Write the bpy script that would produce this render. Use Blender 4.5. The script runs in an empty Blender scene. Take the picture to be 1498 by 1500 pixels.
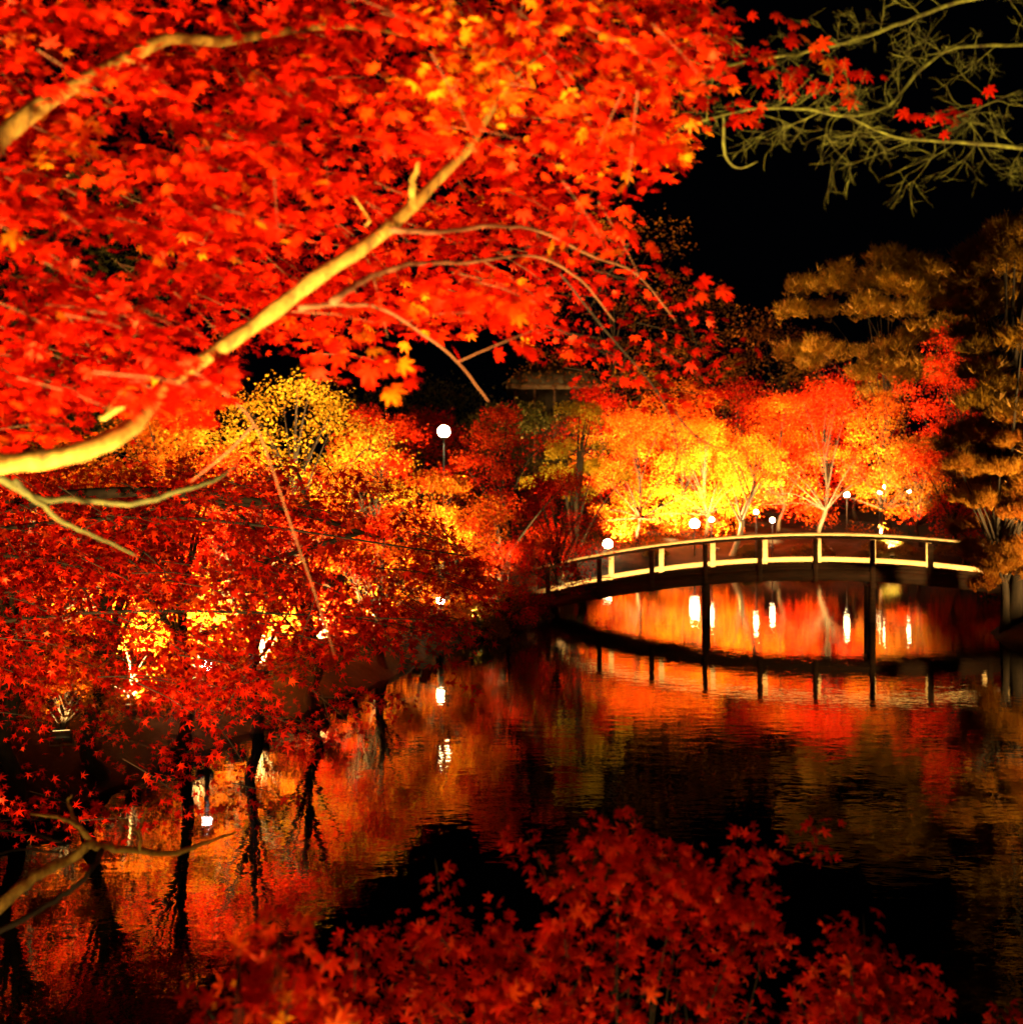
import bpy, math, random
import numpy as np
R = math.radians
S = bpy.context.scene
COL = S.collection

# ------------------------------------------------------------------ camera
F, CX, CY, CAMZ = 1608.0, 749.0, 744.0, 3.9       # focal length / principal point in photo pixels, eye height over the water
cd = bpy.data.cameras.new('camera'); cam = bpy.data.objects.new('camera', cd); COL.objects.link(cam)
cam.location = (0, 0, CAMZ); cam.rotation_euler = (R(90), 0, 0)
cd.sensor_width = 36; cd.sensor_fit = 'HORIZONTAL'; cd.lens = F / 1498 * 36
cd.shift_y = -(750 - CY) / 1498
cd.clip_start = .05; cd.clip_end = 600
cd.dof.use_dof = True; cd.dof.focus_distance = 10; cd.dof.aperture_fstop = 2.1
S.camera = cam
# ------------------------------------------------------------------ night sky (no sun: the photo is a clear black night)
W = bpy.data.worlds.new("World"); S.world = W; W.use_nodes = True
bg = W.node_tree.nodes['Background']
bg.inputs[0].default_value = (.25, .3, .5, 1); bg.inputs[1].default_value = .00045
S.view_settings.view_transform = 'Standard'; S.view_settings.look = 'None'
S.view_settings.exposure = 1.3; S.view_settings.gamma = 1
S.render.engine = 'CYCLES'
cy = S.cycles
cy.max_bounces = 6; cy.diffuse_bounces = 3; cy.glossy_bounces = 3; cy.transmission_bounces = 3
cy.sample_clamp_indirect = 4; cy.use_denoising = True; cy.caustics_reflective = False; cy.caustics_refractive = False
cy.use_light_tree = True

def P(px, py, D):
    return np.array(((px - CX) / F * D, D, CAMZ - (py - CY) / F * D))

# ------------------------------------------------------------------ object helpers
def link(o, parent=None):
    COL.objects.link(o)
    if parent is not None: o.parent = parent
    return o
def tag(o, label=None, cat=None, group=None, kind=None):
    if label: o['label'] = label
    if cat: o['category'] = cat
    if group: o['group'] = group
    if kind: o['kind'] = kind
    return o
def empty(name, loc, rz=0.0):
    o = bpy.data.objects.new(name, None); COL.objects.link(o)
    o.location = loc; o.rotation_euler = (0, 0, rz); o.empty_display_size = .2
    return o
def mesh_np(name, V, polys, mat, parent=None, smooth=False, tint=None, origin=None):
    """V (n,3); polys: an (m,k) array or a list of such arrays; world coords, stored relative to the parent"""
    V = np.asarray(V, dtype=np.float64)
    if parent is not None and origin is None: origin = np.array(parent.location)
    if origin is not None: V = V - np.asarray(origin)
    if isinstance(polys, np.ndarray): polys = [polys]
    polys = [p for p in polys if len(p)]
    me = bpy.data.meshes.new(name)
    me.vertices.add(len(V)); me.vertices.foreach_set('co', V.astype(np.float32).ravel())
    li = np.concatenate([p.ravel() for p in polys]).astype(np.int32)
    me.loops.add(len(li)); me.loops.foreach_set('vertex_index', li)
    cnt = np.concatenate([np.full(len(p), p.shape[1]) for p in polys])
    st = np.concatenate([[0], np.cumsum(cnt)[:-1]]).astype(np.int32)
    me.polygons.add(len(cnt)); me.polygons.foreach_set('loop_start', st)
    if smooth: me.polygons.foreach_set('use_smooth', np.ones(len(cnt), dtype=bool))
    if tint is not None:
        at = me.attributes.new('tint', 'FLOAT', 'POINT'); at.data.foreach_set('value', np.asarray(tint, dtype=np.float32))
    me.update(calc_edges=True); me.validate()
    me.materials.append(mat)
    o = bpy.data.objects.new(name, me)
    return link(o, parent)

class MB:
    """collects simple solids as one mesh"""
    def __init__(s): s.V = []; s.Q = []; s.T = []; s.n = 0
    def add(s, V, Q=None, T=None):
        V = np.asarray(V, float)
        if Q is not None and len(Q): s.Q.append(np.asarray(Q, int) + s.n)
        if T is not None and len(T): s.T.append(np.asarray(T, int) + s.n)
        s.V.append(V); s.n += len(V); return s
    def tube(s, pts, rad, sides=8, cap=True):
        pts = np.asarray(pts, float); n = len(pts)
        rad = np.broadcast_to(np.asarray(rad, float), (n,))
        T = np.gradient(pts, axis=0); T /= np.linalg.norm(T, axis=1)[:, None] + 1e-9
        up = np.array((0, 0, 1.)) if abs(T[0][2]) < .9 else np.array((1., 0, 0))
        a = np.linspace(0, 2 * math.pi, sides, endpoint=False); V = []
        u = np.cross(T[0], up); u /= np.linalg.norm(u)
        for i in range(n):
            u = u - T[i] * (u @ T[i]); u /= np.linalg.norm(u) + 1e-9
            w = np.cross(T[i], u)
            V.append(pts[i] + rad[i] * (np.cos(a)[:, None] * u + np.sin(a)[:, None] * w))
        V = np.concatenate(V)
        i = np.arange(n - 1)[:, None] * sides; j = np.arange(sides)[None]; k = (j + 1) % sides
        Q = np.stack([i + j, i + k, i + sides + k, i + sides + j], -1).reshape(-1, 4)
        T3 = []
        if cap:
            V = np.concatenate([V, pts[:1], pts[-1:]]); c0 = n * sides; b = (n - 1) * sides
            for q in range(sides):
                T3.append((c0, (q + 1) % sides, q)); T3.append((c0 + 1, b + q, b + (q + 1) % sides))
        return s.add(V, Q, T3)
    def box(s, c, size, ax=None, bev=.0):
        c = np.asarray(c, float); h = np.asarray(size, float) / 2
        ax = np.eye(3) if ax is None else np.asarray(ax, float)
        b = min(bev, h.min() * .5)
        if b <= 0:
            V = np.array([(x, y, z) for x in (-1, 1) for y in (-1, 1) for z in (-1, 1)], float) * h
            Q = [(0, 1, 3, 2), (4, 6, 7, 5), (0, 4, 5, 1), (2, 3, 7, 6), (0, 2, 6, 4), (1, 5, 7, 3)]
            return s.add(c + V @ ax, Q)
        prof = [(-h[0] + b, -h[1]), (h[0] - b, -h[1]), (h[0], -h[1] + b), (h[0], h[1] - b), (h[0] - b, h[1]), (-h[0] + b, h[1]), (-h[0], h[1] - b), (-h[0], -h[1] + b)]
        V = []
        for z, k in ((-h[2], b), (-h[2] + b, 0), (h[2] - b, 0), (h[2], b)):
            for x, y in prof: V.append((x * (1 - k / h[0]), y * (1 - k / h[1]), z))
        Q = []
        for l in range(3):
            for q in range(8): Q.append((l * 8 + q, l * 8 + (q + 1) % 8, l * 8 + 8 + (q + 1) % 8, l * 8 + 8 + q))
        V += [(0, 0, -h[2]), (0, 0, h[2])]; T3 = []
        for q in range(8): T3.append((32, (q + 1) % 8, q)); T3.append((33, 24 + q, 24 + (q + 1) % 8))
        return s.add(c + np.array(V) @ ax, Q, T3)
    def ball(s, c, r, seg=20, rings=12, squash=1.0):
        V = [(0, 0, -1)]; Q = []; T = []
        for i in range(1, rings):
            t = math.pi * i / rings - math.pi / 2
            for j in range(seg):
                p = 2 * math.pi * j / seg; V.append((math.cos(t) * math.cos(p), math.cos(t) * math.sin(p), math.sin(t)))
        V.append((0, 0, 1)); m = len(V) - 1
        for j in range(seg):
            k = (j + 1) % seg
            T.append((0, 1 + k, 1 + j)); b = 1 + (rings - 2) * seg; T.append((m, b + j, b + k))
            for i in range(rings - 2): a = 1 + i * seg; Q.append((a + j, a + k, a + seg + k, a + seg + j))
        return s.add(np.asarray(c) + np.array(V) * (r, r, r * squash), Q, T)
    def strip(s, pts, w, h, axw):
        """a rail: rectangle w (along axw) x h (vertical) swept along pts"""
        pts = np.asarray(pts, float); axw = np.asarray(axw, float); n = len(pts); z = np.array((0, 0, 1.))
        V = np.concatenate([np.stack([p - axw * w / 2 - z * h / 2, p + axw * w / 2 - z * h / 2, p + axw * w / 2 + z * h / 2, p - axw * w / 2 + z * h / 2]) for p in pts])
        Q = [(i * 4 + j, i * 4 + (j + 1) % 4, i * 4 + 4 + (j + 1) % 4, i * 4 + 4 + j) for i in range(n - 1) for j in range(4)]
        Q += [(3, 2, 1, 0), ((n - 1) * 4, (n - 1) * 4 + 1, (n - 1) * 4 + 2, (n - 1) * 4 + 3)]
        return s.add(V, Q)
    def build(s, name, mat, parent=None, smooth=False, tint=None):
        if tint is not None: tint = np.full(s.n, tint)
        return mesh_np(name, np.concatenate(s.V), [np.concatenate(x) for x in (s.Q, s.T) if x], mat, parent, smooth, tint)

def smooth_path(pts, n=6):
    """Catmull-Rom through rows of (x, y, z, r)"""
    p = np.asarray(pts, float)
    if len(p) < 3: t = np.linspace(0, 1, n)[:, None]; return p[0] * (1 - t) + p[-1] * t
    p = np.concatenate([[2 * p[0] - p[1]], p, [2 * p[-1] - p[-2]]]); out = []
    for i in range(1, len(p) - 2):
        for t in np.linspace(0, 1, n, endpoint=False):
            out.append(.5 * ((2 * p[i]) + (-p[i - 1] + p[i + 1]) * t + (2 * p[i - 1] - 5 * p[i] + 4 * p[i + 1] - p[i + 2]) * t * t + (-p[i - 1] + 3 * p[i] - 3 * p[i + 1] + p[i + 2]) * t ** 3))
    out.append(p[-2]); return np.array(out)

# ------------------------------------------------------------------ materials
def nt(name):
    m = bpy.data.materials.new(name); m.use_nodes = True; n = m.node_tree.nodes; l = m.node_tree.links; n.clear()
    return m, n, l
def ramp(n, stops):
    r = n.new('ShaderNodeValToRGB'); e = r.color_ramp.elements
    while len(e) < len(stops): e.new(.5)
    for q, (p, c) in zip(e, stops): q.position = p; q.color = (*c, 1)
    return r
def leaf_mat(name, stops, transl=.45, gloss=.01, rough=.4):
    m, n, l = nt(name)
    at = n.new('ShaderNodeAttribute'); at.attribute_name = 'tint'
    r = ramp(n, stops); l.new(at.outputs['Fac'], r.inputs[0])
    d = n.new('ShaderNodeBsdfDiffuse'); t = n.new('ShaderNodeBsdfTranslucent'); g = n.new('ShaderNodeBsdfGlossy'); g.inputs['Roughness'].default_value = rough
    g.inputs['Color'].default_value = (1, .5, .2, 1)
    l.new(r.outputs[0], d.inputs[0]); l.new(r.outputs[0], t.inputs[0])
    a = n.new('ShaderNodeMixShader'); a.inputs[0].default_value = transl; l.new(d.outputs[0], a.inputs[1]); l.new(t.outputs[0], a.inputs[2])
    b = n.new('ShaderNodeMixShader'); b.inputs[0].default_value = gloss; l.new(a.outputs[0], b.inputs[1]); l.new(g.outputs[0], b.inputs[2])
    o = n.new('ShaderNodeOutputMaterial'); l.new(b.outputs[0], o.inputs[0]); return m
def surf_mat(name, stops, scale=6, rough=.8, bump=.3, bdist=.02, stretch=(1, 1, 1), detail=6, spec=.3):
    m, n, l = nt(name)
    tc = n.new('ShaderNodeTexCoord'); mp = n.new('ShaderNodeMapping'); mp.inputs['Scale'].default_value = stretch
    no = n.new('ShaderNodeTexNoise'); no.inputs['Scale'].default_value = scale; no.inputs['Detail'].default_value = detail; no.inputs['Roughness'].default_value = .65
    l.new(tc.outputs['Object'], mp.inputs[0]); l.new(mp.outputs[0], no.inputs['Vector'])
    r = ramp(n, stops); l.new(no.outputs[0], r.inputs[0])
    p = n.new('ShaderNodeBsdfPrincipled'); p.inputs['Roughness'].default_value = rough; p.inputs['Specular IOR Level'].default_value = spec
    l.new(r.outputs[0], p.inputs['Base Color'])
    b = n.new('ShaderNodeBump'); b.inputs['Strength'].default_value = bump; b.inputs['Distance'].default_value = bdist
    l.new(no.outputs[0], b.inputs['Height']); l.new(b.outputs[0], p.inputs['Normal'])
    o = n.new('ShaderNodeOutputMaterial'); l.new(p.outputs[0], o.inputs[0]); return m
def emit_mat(name, col, s):
    m, n, l = nt(name); e = n.new('ShaderNodeEmission'); e.inputs[0].default_value = (*col, 1); e.inputs[1].default_value = s
    o = n.new('ShaderNodeOutputMaterial'); l.new(e.outputs[0], o.inputs[0]); return m

M = {}
M['red'] = leaf_mat('red_leaf', [(0, (.26, .002, .0005)), (.45, (.6, .010, .001)), (.75, (.68, .045, .002)), (.93, (.72, .24, .006))], .5)
M['red_deep'] = leaf_mat('deep_red_leaf', [(0, (.2, .002, .0005)), (.6, (.52, .008, .001)), (1, (.62, .05, .003))], .4, .012)
M['red_far'] = leaf_mat('red_leaf_far', [(0, (.4, .007, .001)), (.5, (.58, .02, .002)), (1, (.62, .09, .006))], .45)
M['orange'] = leaf_mat('orange_leaf', [(0, (.55, .045, .003)), (.5, (.62, .13, .006)), (1, (.65, .27, .012))], .45)
M['yellow'] = leaf_mat('yellow_leaf', [(0, (.5, .18, .008)), (.5, (.58, .32, .015)), (1, (.62, .42, .03))], .45)
M['brown'] = leaf_mat('brown_leaf', [(0, (.22, .05, .005)), (.6, (.26, .09, .008)), (1, (.3, .13, .012))], .35)
M['lichen_dim'] = surf_mat('mossy_bark', [(.35, (.03, .025, .008)), (.75, (.10, .10, .025))], 22, .9, .8, .01)
M['twig'] = surf_mat('red_twig', [(.3, (.10, .03, .012)), (.7, (.18, .07, .03))], 12, .9, .3, .004)
M['pine'] = leaf_mat('pine_needle', [(0, (.10, .04, .004)), (.5, (.18, .085, .006)), (1, (.3, .13, .008))], .1, .05)
M['green'] = leaf_mat('evergreen_leaf', [(0, (.035, .04, .008)), (1, (.09, .08, .015))], .2, .08)
M['bark'] = surf_mat('maple_bark', [(.3, (.05, .022, .006)), (.48, (.24, .13, .02)), (.72, (.4, .26, .05))], 26, .9, .9, .015, (1, 1, .4))
M['bark_dark'] = surf_mat('dark_bark', [(.3, (.012, .006, .003)), (.7, (.03, .016, .008))], 7, .9, .6, .03, (1, 1, .3))
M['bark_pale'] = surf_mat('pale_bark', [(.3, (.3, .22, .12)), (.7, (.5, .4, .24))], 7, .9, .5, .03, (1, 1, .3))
M['lichen'] = surf_mat('lichen_bark', [(.35, (.03, .02, .008)), (.55, (.12, .12, .02)), (.75, (.3, .32, .06))], 22, .9, .8, .01)
M['ground'] = surf_mat('bank_soil', [(.3, (.006, .005, .003)), (.55, (.014, .011, .006)), (.8, (.03, .012, .005))], 1.5, .95, .8, .08)
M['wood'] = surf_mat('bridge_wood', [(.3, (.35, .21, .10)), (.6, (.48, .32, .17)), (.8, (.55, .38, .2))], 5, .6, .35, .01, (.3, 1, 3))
M['wood_dark'] = surf_mat('shaded_wood', [(.3, (.05, .022, .012)), (.7, (.12, .05, .026))], 4, .8, .5, .015, (.3, 1, 3))  # dark tone carries the shade on timber away from the lights
M['stone'] = surf_mat('stone', [(.3, (.05, .047, .042)), (.7, (.14, .13, .12))], 5, .9, .7, .03)
M['metal'] = surf_mat('lamp_metal', [(.3, (.03, .03, .03)), (.7, (.06, .06, .058))], 12, .45, .1, .002, spec=.6)
M['roof'] = surf_mat('roof_bark', [(.3, (.05, .035, .022)), (.7, (.12, .08, .05))], 3, .8, .5, .03, (6, 1, 1))
M['eave'] = surf_mat('eave_wood', [(.3, (.16, .09, .045)), (.7, (.28, .16, .09))], 3, .7, .3, .02)
M['plaster'] = surf_mat('plaster', [(.3, (.25, .2, .14)), (.7, (.34, .28, .2))], 2, .9, .2, .01)
WARM = (1, .66, .2); WARMER = (1, .6, .2)
M['globe'] = emit_mat('globe_glow', (1, .68, .30), 45)
M['globe_cool'] = emit_mat('cool_globe_glow', (1, .86, .80), 45)
M['lens'] = emit_mat('flood_lens_glow', (1, .66, .2), 1.2)
M['led'] = emit_mat('led_glow', (1, .66, .2), 400)

def water_mat():
    m, n, l = nt('pond_water')
    tc = n.new('ShaderNodeTexCoord'); mp = n.new('ShaderNodeMapping'); mp.inputs['Scale'].default_value = (1, 1.6, 1)
    l.new(tc.outputs['Object'], mp.inputs[0])
    a = n.new('ShaderNodeTexNoise'); a.inputs['Scale'].default_value = 2.2; a.inputs['Detail'].default_value = 3
    b = n.new('ShaderNodeTexNoise'); b.inputs['Scale'].default_value = .35; b.inputs['Detail'].default_value = 2
    l.new(mp.outputs[0], a.inputs['Vector']); l.new(tc.outputs['Object'], b.inputs['Vector'])
    b1 = n.new('ShaderNodeBump'); b1.inputs['Strength'].default_value = 1; b1.inputs['Distance'].default_value = .0035
    b2 = n.new('ShaderNodeBump'); b2.inputs['Strength'].default_value = 1; b2.inputs['Distance'].default_value = .005
    l.new(a.outputs[0], b1.inputs['Height']); l.new(b.outputs[0], b2.inputs['Height']); l.new(b1.outputs[0], b2.inputs['Normal'])
    p = n.new('ShaderNodeBsdfPrincipled'); p.inputs['Base Color'].default_value = (.0015, .0018, .0015, 1)
    p.inputs['Roughness'].default_value = .02; p.inputs['IOR'].default_value = 1.30
    l.new(b2.outputs[0], p.inputs['Normal'])
    o = n.new('ShaderNodeOutputMaterial'); l.new(p.outputs[0], o.inputs[0]); return m
M['water'] = water_mat()

# ------------------------------------------------------------------ terrain and water
LAKE = np.array([(-6.2, 6.5), (-3, 5.2), (2, 5.0), (8, 5.2), (15, 7), (19, 12), (18, 20), (15.6, 28), (14.3, 32.3), (15.2, 34.6), (18.5, 35.6), (26, 36.5), (40, 42), (46, 56), (42, 68), (28, 73), (12, 73), (5, 71),
                 (3.2, 60), (2.6, 50), (1.9, 44), (1.5, 39), (.4, 35.5), (-1.3, 33), (-2.0, 30), (-3.1, 24), (-4.2, 20.5), (-5.1, 17.5), (-5.9, 14), (-7.0, 11), (-7.2, 8.5)])
def sd_lake(X, Y):
    d = np.full(X.shape, 1e9); ins = np.zeros(X.shape, bool); n = len(LAKE)
    for i in range(n):
        a = LAKE[i]; b = LAKE[(i + 1) % n]; e = b - a
        t = np.clip(((X - a[0]) * e[0] + (Y - a[1]) * e[1]) / (e @ e), 0, 1)
        d = np.minimum(d, np.hypot(X - a[0] - t * e[0], Y - a[1] - t * e[1]))
        c = (a[1] > Y) != (b[1] > Y)
        ins ^= c & (X < (b[0] - a[0]) * (Y - a[1]) / (b[1] - a[1] + 1e-12) + a[0])
    return np.where(ins, -d, d)
def height(X, Y):
    X = np.asarray(X, float); Y = np.asarray(Y, float)
    d = sd_lake(X, Y)
    wob = .12 * np.sin(X * 1.7 + Y * .9) + .1 * np.sin(X * .8 - Y * 2.1)
    near = np.clip((9 - Y) / 5, 0, 1) * np.clip((6 + X) / 4, 0, 1)
    up = .12 + 1.35 * (1 - np.exp(-np.clip(d, 0, None) / 2.2)) + wob * np.clip(d / 1.5, 0, 1)
    hill = np.clip((d - 4) / 22, 0, 1) ** 1.2 * np.where(Y > 12, 4.5, 1)
    upn = np.minimum(d * .5, 2.25)
    z = up * (1 - near) + upn * near + hill
    return np.where(d < 0, np.maximum(d * .45 - .02, -1.6), z)
def ground_z(x, y): return float(height(np.array([float(x)]), np.array([float(y)]))[0])
def build_ground():
    xs = np.concatenate([np.linspace(-260, -32, 24), np.linspace(-30, 54, 200), np.linspace(57, 270, 22)])
    ys = np.concatenate([np.linspace(-60, -6, 14), np.linspace(-5, 96, 240), np.linspace(98, 330, 26)])
    X, Y = np.meshgrid(xs, ys); Z = height(X, Y)
    V = np.stack([X.ravel(), Y.ravel(), Z.ravel()], 1); nx = len(xs)
    i, j = np.meshgrid(np.arange(nx - 1), np.arange(len(ys) - 1)); a = (j * nx + i).ravel()
    Q = np.stack([a, a + 1, a + nx + 1, a + nx], 1)
    o = mesh_np('ground', V, Q, M['ground'], smooth=True)
    tag(o, 'dark soil banks sloping down to the pond', kind='structure')
    lo, hi = np.array((-12, 1)), np.array((50, 80))
    w = mesh_np('water', [(lo[0], lo[1], 0), (hi[0], lo[1], 0), (hi[0], hi[1], 0), (lo[0], hi[1], 0)], np.array([[0, 1, 2, 3]]), M['water'])
    tag(w, 'black rippled pond water with coloured reflections', kind='structure')
build_ground()

# ------------------------------------------------------------------ leaves
def leaf_template(lobes, depth=.38, droop=.25, sub=True):
    """palmate maple leaf as a fan; span about 1"""
    if lobes == 7: ang = [-128, -88, -45, 0, 45, 88, 128]; ln = [.26, .43, .55, .62, .55, .43, .26]
    elif lobes == 5: ang = [-105, -52, 0, 52, 105]; ln = [.36, .52, .6, .52, .36]
    else: ang = [-60, 0, 60]; ln = [.42, .6, .42]
    V = [(0, 0, 0)]; out = []
    out.append((-.03, -.07))
    for k, (a, r) in enumerate(zip(ang, ln)):
        a = R(a)
        if sub:
            for s_, f in ((-1, .6), (0, 1), (1, .6)):
                w = .085 * s_ if s_ else 0
                out.append((math.sin(a) * r * f + math.cos(a) * w, math.cos(a) * r * f - math.sin(a) * w))
        else: out.append((math.sin(a) * r, math.cos(a) * r))
        if k < len(ang) - 1:
            b = R((ang[k] + ang[k + 1]) / 2); q = min(ln[k], ln[k + 1]) * depth
            out.append((math.sin(b) * q, math.cos(b) * q))
    out.append((.03, -.07))
    for x, y in out: V.append((x, y, -droop * (x * x + y * y) * 1.4))
    T = [(0, i + 1, i) for i in range(1, len(out))]
    return np.array(V), np.array(T)
L7 = leaf_template(7); L5 = leaf_template(5, .36, .3, False); L3 = leaf_template(3, .35, .2, False)
LS = leaf_template(5, .30, .5)
def blade():   # small oval leaf
    V = np.array([(0, 0, 0), (.16, .35, .02), (0, .9, -.08), (-.16, .35, .02)]); return V, np.array([(0, 1, 2), (0, 2, 3)])
LB = blade()
def tuft():    # upright spray of needles
    V = []; T = []; rg = random.Random(5)
    for k in range(11):
        a = k * 2.4; t = .25 + .8 * rg.random(); d = np.array((math.cos(a) * t, math.sin(a) * t, 1)); d /= np.linalg.norm(d)
        w = np.cross(d, (math.sin(a), -math.cos(a) + .3, .2)); w = w / np.linalg.norm(w) * .035
        b = len(V); V += [tuple(-w), tuple(w), tuple(d * (.7 + .5 * rg.random()))]; T.append((b, b + 1, b + 2))
    return np.array(V), np.array(T)
LT = tuft()
def rand_rot(rng, n, tilt, face=None, fw=0.0):
    """frames whose leaf normal is within about `tilt` of up (optionally biased to `face`); random heading"""
    nrm = rng.normal(size=(n, 3)) * math.tan(R(tilt)) * .7 + (0, 0, 1)
    if face is not None: nrm = nrm * (1 - fw) + np.asarray(face) * fw
    nrm /= np.linalg.norm(nrm, axis=1)[:, None]
    h = rng.normal(size=(n, 3)); h -= nrm * (h * nrm).sum(1)[:, None]; h /= np.linalg.norm(h, axis=1)[:, None]
    s = np.cross(h, nrm); return s, h, nrm
def leaves(name, tmpl, pos, size, frame, mat, parent, tint):
    TV, TT = tmpl; n = len(pos); s, h, nn = frame
    size = np.broadcast_to(size, (n,))[:, None, None]
    V = pos[:, None, :] + size * (TV[None, :, 0:1] * s[:, None] + TV[None, :, 1:2] * h[:, None] + TV[None, :, 2:3] * nn[:, None])
    T = TT[None] + (np.arange(n) * len(TV))[:, None, None]
    return mesh_np(name, V.reshape(-1, 3), T.reshape(-1, 3), mat, parent, tint=np.repeat(np.clip(tint, 0, 1), len(TV)))

# ------------------------------------------------------------------ whole trees standing on the banks
def tree(name, x, y, h, r, mat, label, cat='maple tree', group=None, leaf=.14, n=7000, ncl=42, tmpl=None, seed=1, bark='bark_dark',
         crown_lo=.32, tilt=48, lean=(0, 0), trunk_r=None, shape='dome', spread=.25, flat=.065, tint_mid=.45):
    rng = np.random.default_rng(seed); z0 = ground_z(x, y) - .12
    root = empty(name, (x, y, z0)); tag(root, label, cat, group)
    base = np.array((x, y, z0)); tr = trunk_r or h * .022
    top = base + (lean[0] * h, lean[1] * h, h * .62)
    k = rng.normal(size=(4, 2)) * h * .018
    tp = [np.r_[base, tr * 1.35]]
    for q, f in enumerate((.15, .35, .6)): p = base * (1 - f) + top * f; p[:2] += k[q]; tp.append(np.r_[p, tr * (1 - .45 * f)])
    tp.append(np.r_[top, tr * .35]); path = smooth_path(tp, 5)
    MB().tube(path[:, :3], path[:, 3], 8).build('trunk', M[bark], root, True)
    # clusters of foliage
    u = rng.random(ncl); az = rng.random(ncl) * 6.283
    zf = crown_lo + (1 - crown_lo) * rng.random(ncl) ** .9
    if shape == 'dome': rr = np.sqrt(np.clip(1 - ((zf - crown_lo) / (1 - crown_lo)) ** 1.8, 0.03, 1))
    elif shape == 'cone': rr = 1.08 - (zf - crown_lo) / (1 - crown_lo)
    else: rr = np.sqrt(np.clip(1 - (2 * (zf - crown_lo) / (1 - crown_lo) - 1) ** 2 * .9, .05, 1))
    ph = rng.random(3) * 6.28
    rad = r * rr * np.sqrt(.12 + .88 * u) * (1 + .28 * np.sin(2 * az + ph[0]) + .2 * np.sin(3 * az + ph[1] + 4 * zf))
    C = np.stack([x + lean[0] * h * zf + np.cos(az) * rad, y + lean[1] * h * zf + np.sin(az) * rad, z0 + h * zf], 1)
    mb = MB()
    for c in C[:max(8, int(ncl * .6))]:
        f = np.clip((c[2] - z0) / h * 1.2 - .1 - .15 * rng.random(), .5, 1.0)
        s = path[int(f * (len(path) - 1)), :3]; m_ = s * .5 + c * .5; m_[2] += .06 * h * rng.random()
        q = smooth_path([np.r_[s, tr * .38], np.r_[m_, tr * .2], np.r_[c, tr * .05]], 4)
        mb.tube(q[:, :3], q[:, 3], 5, False)
    mb.build('limb', M['bark_dark'], root, True)
    ci = rng.integers(0, ncl, n); cr = (r * spread * (.6 + .8 * rng.random(ncl)))[ci]
    a = rng.random(n) * 6.283; q = np.sqrt(rng.random(n)) * cr
    pos = C[ci] + np.stack([np.cos(a) * q, np.sin(a) * q, rng.normal(size=n) * r * flat - .25 * q * q / (r + .01)], 1)
    ct = rng.normal(size=ncl) * .16
    t = tint_mid + ct[ci] + rng.normal(size=n) * .16
    leaves('crown', tmpl or L5, pos, leaf * (.7 + .6 * rng.random(n)), rand_rot(rng, n, tilt), M[mat], root, t)
    return root
FAR = 1.27   # far bank set-back
def tree_px(name, px, D, top_py, r, mat, label, **kw):
    if D > 50.5: D *= FAR; r *= FAR; kw['leaf'] = kw.get('leaf', .14) * 1.15; kw['trunk_r'] = kw.get('trunk_r') or .13
    x = (px - CX) / F * D; z0 = ground_z(x, D); ztop = CAMZ - (top_py - CY) / F * D
    return tree(name, x, D, ztop - z0, r, mat, label, **kw)
def pine_tree(px, D, top_py, r, label, seed, n=5200, ncl=34, size=.42, mat='pine', group='pines', crown_lo=.14):
    return tree_px('pine_tree', px, D, top_py, r, mat, label, cat='pine tree', leaf=size, n=n, ncl=ncl, tmpl=LT, seed=seed, tilt=26, shape='oval', crown_lo=crown_lo, spread=.26, flat=.05, group=group)

G1 = 'maples along the left bank'
tree_px('maple_tree', 40, 18.5, 690, 2.2, 'red_far', 'red maple at the far left edge behind the near maple', group=G1, leaf=.10, n=9000, seed=11)
tree_px('maple_tree', 190, 20.5, 640, 2.3, 'orange', 'low orange maple lit from inside, behind the bluish lamp on the left bank', group=G1, leaf=.10, n=9000, seed=12, crown_lo=.2)
tree_px('maple_tree', 330, 22.5, 660, 2.3, 'red_far', 'red maple directly below the golden tree on the left', group=G1, leaf=.10, n=9000, seed=13, crown_lo=.2)
tree_px('maple_tree', 95, 15.6, 930, 1.15, 'orange', 'low orange maple at the shore on the left edge, seen mostly as a reflection', group=G1, leaf=.09, n=4000, seed=22, crown_lo=.3, ncl=24)
tree_px('maple_tree', 290, 19.3, 880, 1.2, 'orange', 'low orange maple right behind the bluish lamp', group=G1, leaf=.09, n=4500, seed=23, crown_lo=.3, ncl=24)
for px, D, top, sd, mt, lb in ((190, 17.6, 905, 71, 'orange', 'knee high orange maple at the water, second from the left edge'),
                               (385, 21.6, 870, 72, 'orange', 'low glowing maple at the water below the golden tree'),
                               (470, 24.4, 860, 73, 'red_far', 'low red maple at the water left of the small shore lamp'),
                               (555, 27.6, 840, 74, 'orange', 'low orange maple glowing behind the small shore lamp, on its left'),
                               (690, 32.6, 835, 75, 'orange', 'low orange maple at the water right of the small shore lamp')):
    tree_px('maple_tree', px, D, top, 1.25, mt, lb, group='low maples along the left shore', leaf=.09, n=5200, seed=sd, crown_lo=.22, ncl=26)
tree_px('golden_tree', 430, 31, 556, 3.2, 'yellow', 'golden yellow tree under the tip of the thick lit branch', cat='tree', leaf=.13, n=8500, ncl=50, seed=14, crown_lo=.45, tint_mid=.4)
tree_px('maple_tree', 240, 33, 560, 3.0, 'orange', 'tall orange maple glowing left of the golden tree', group=G1, leaf=.15, n=7000, seed=15)
tree_px('maple_tree', 520, 26.5, 690, 2.4, 'orange', 'orange maple full of bright speckles, left of the high white globe lamp', group=G1, leaf=.10, n=9000, seed=16, crown_lo=.22)
tree_px('maple_tree', 555, 36, 590, 2.4, 'red_far', 'red maple whose crown reaches the high white globe lamp from the left', group=G1, leaf=.15, n=7500, seed=17)
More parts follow.
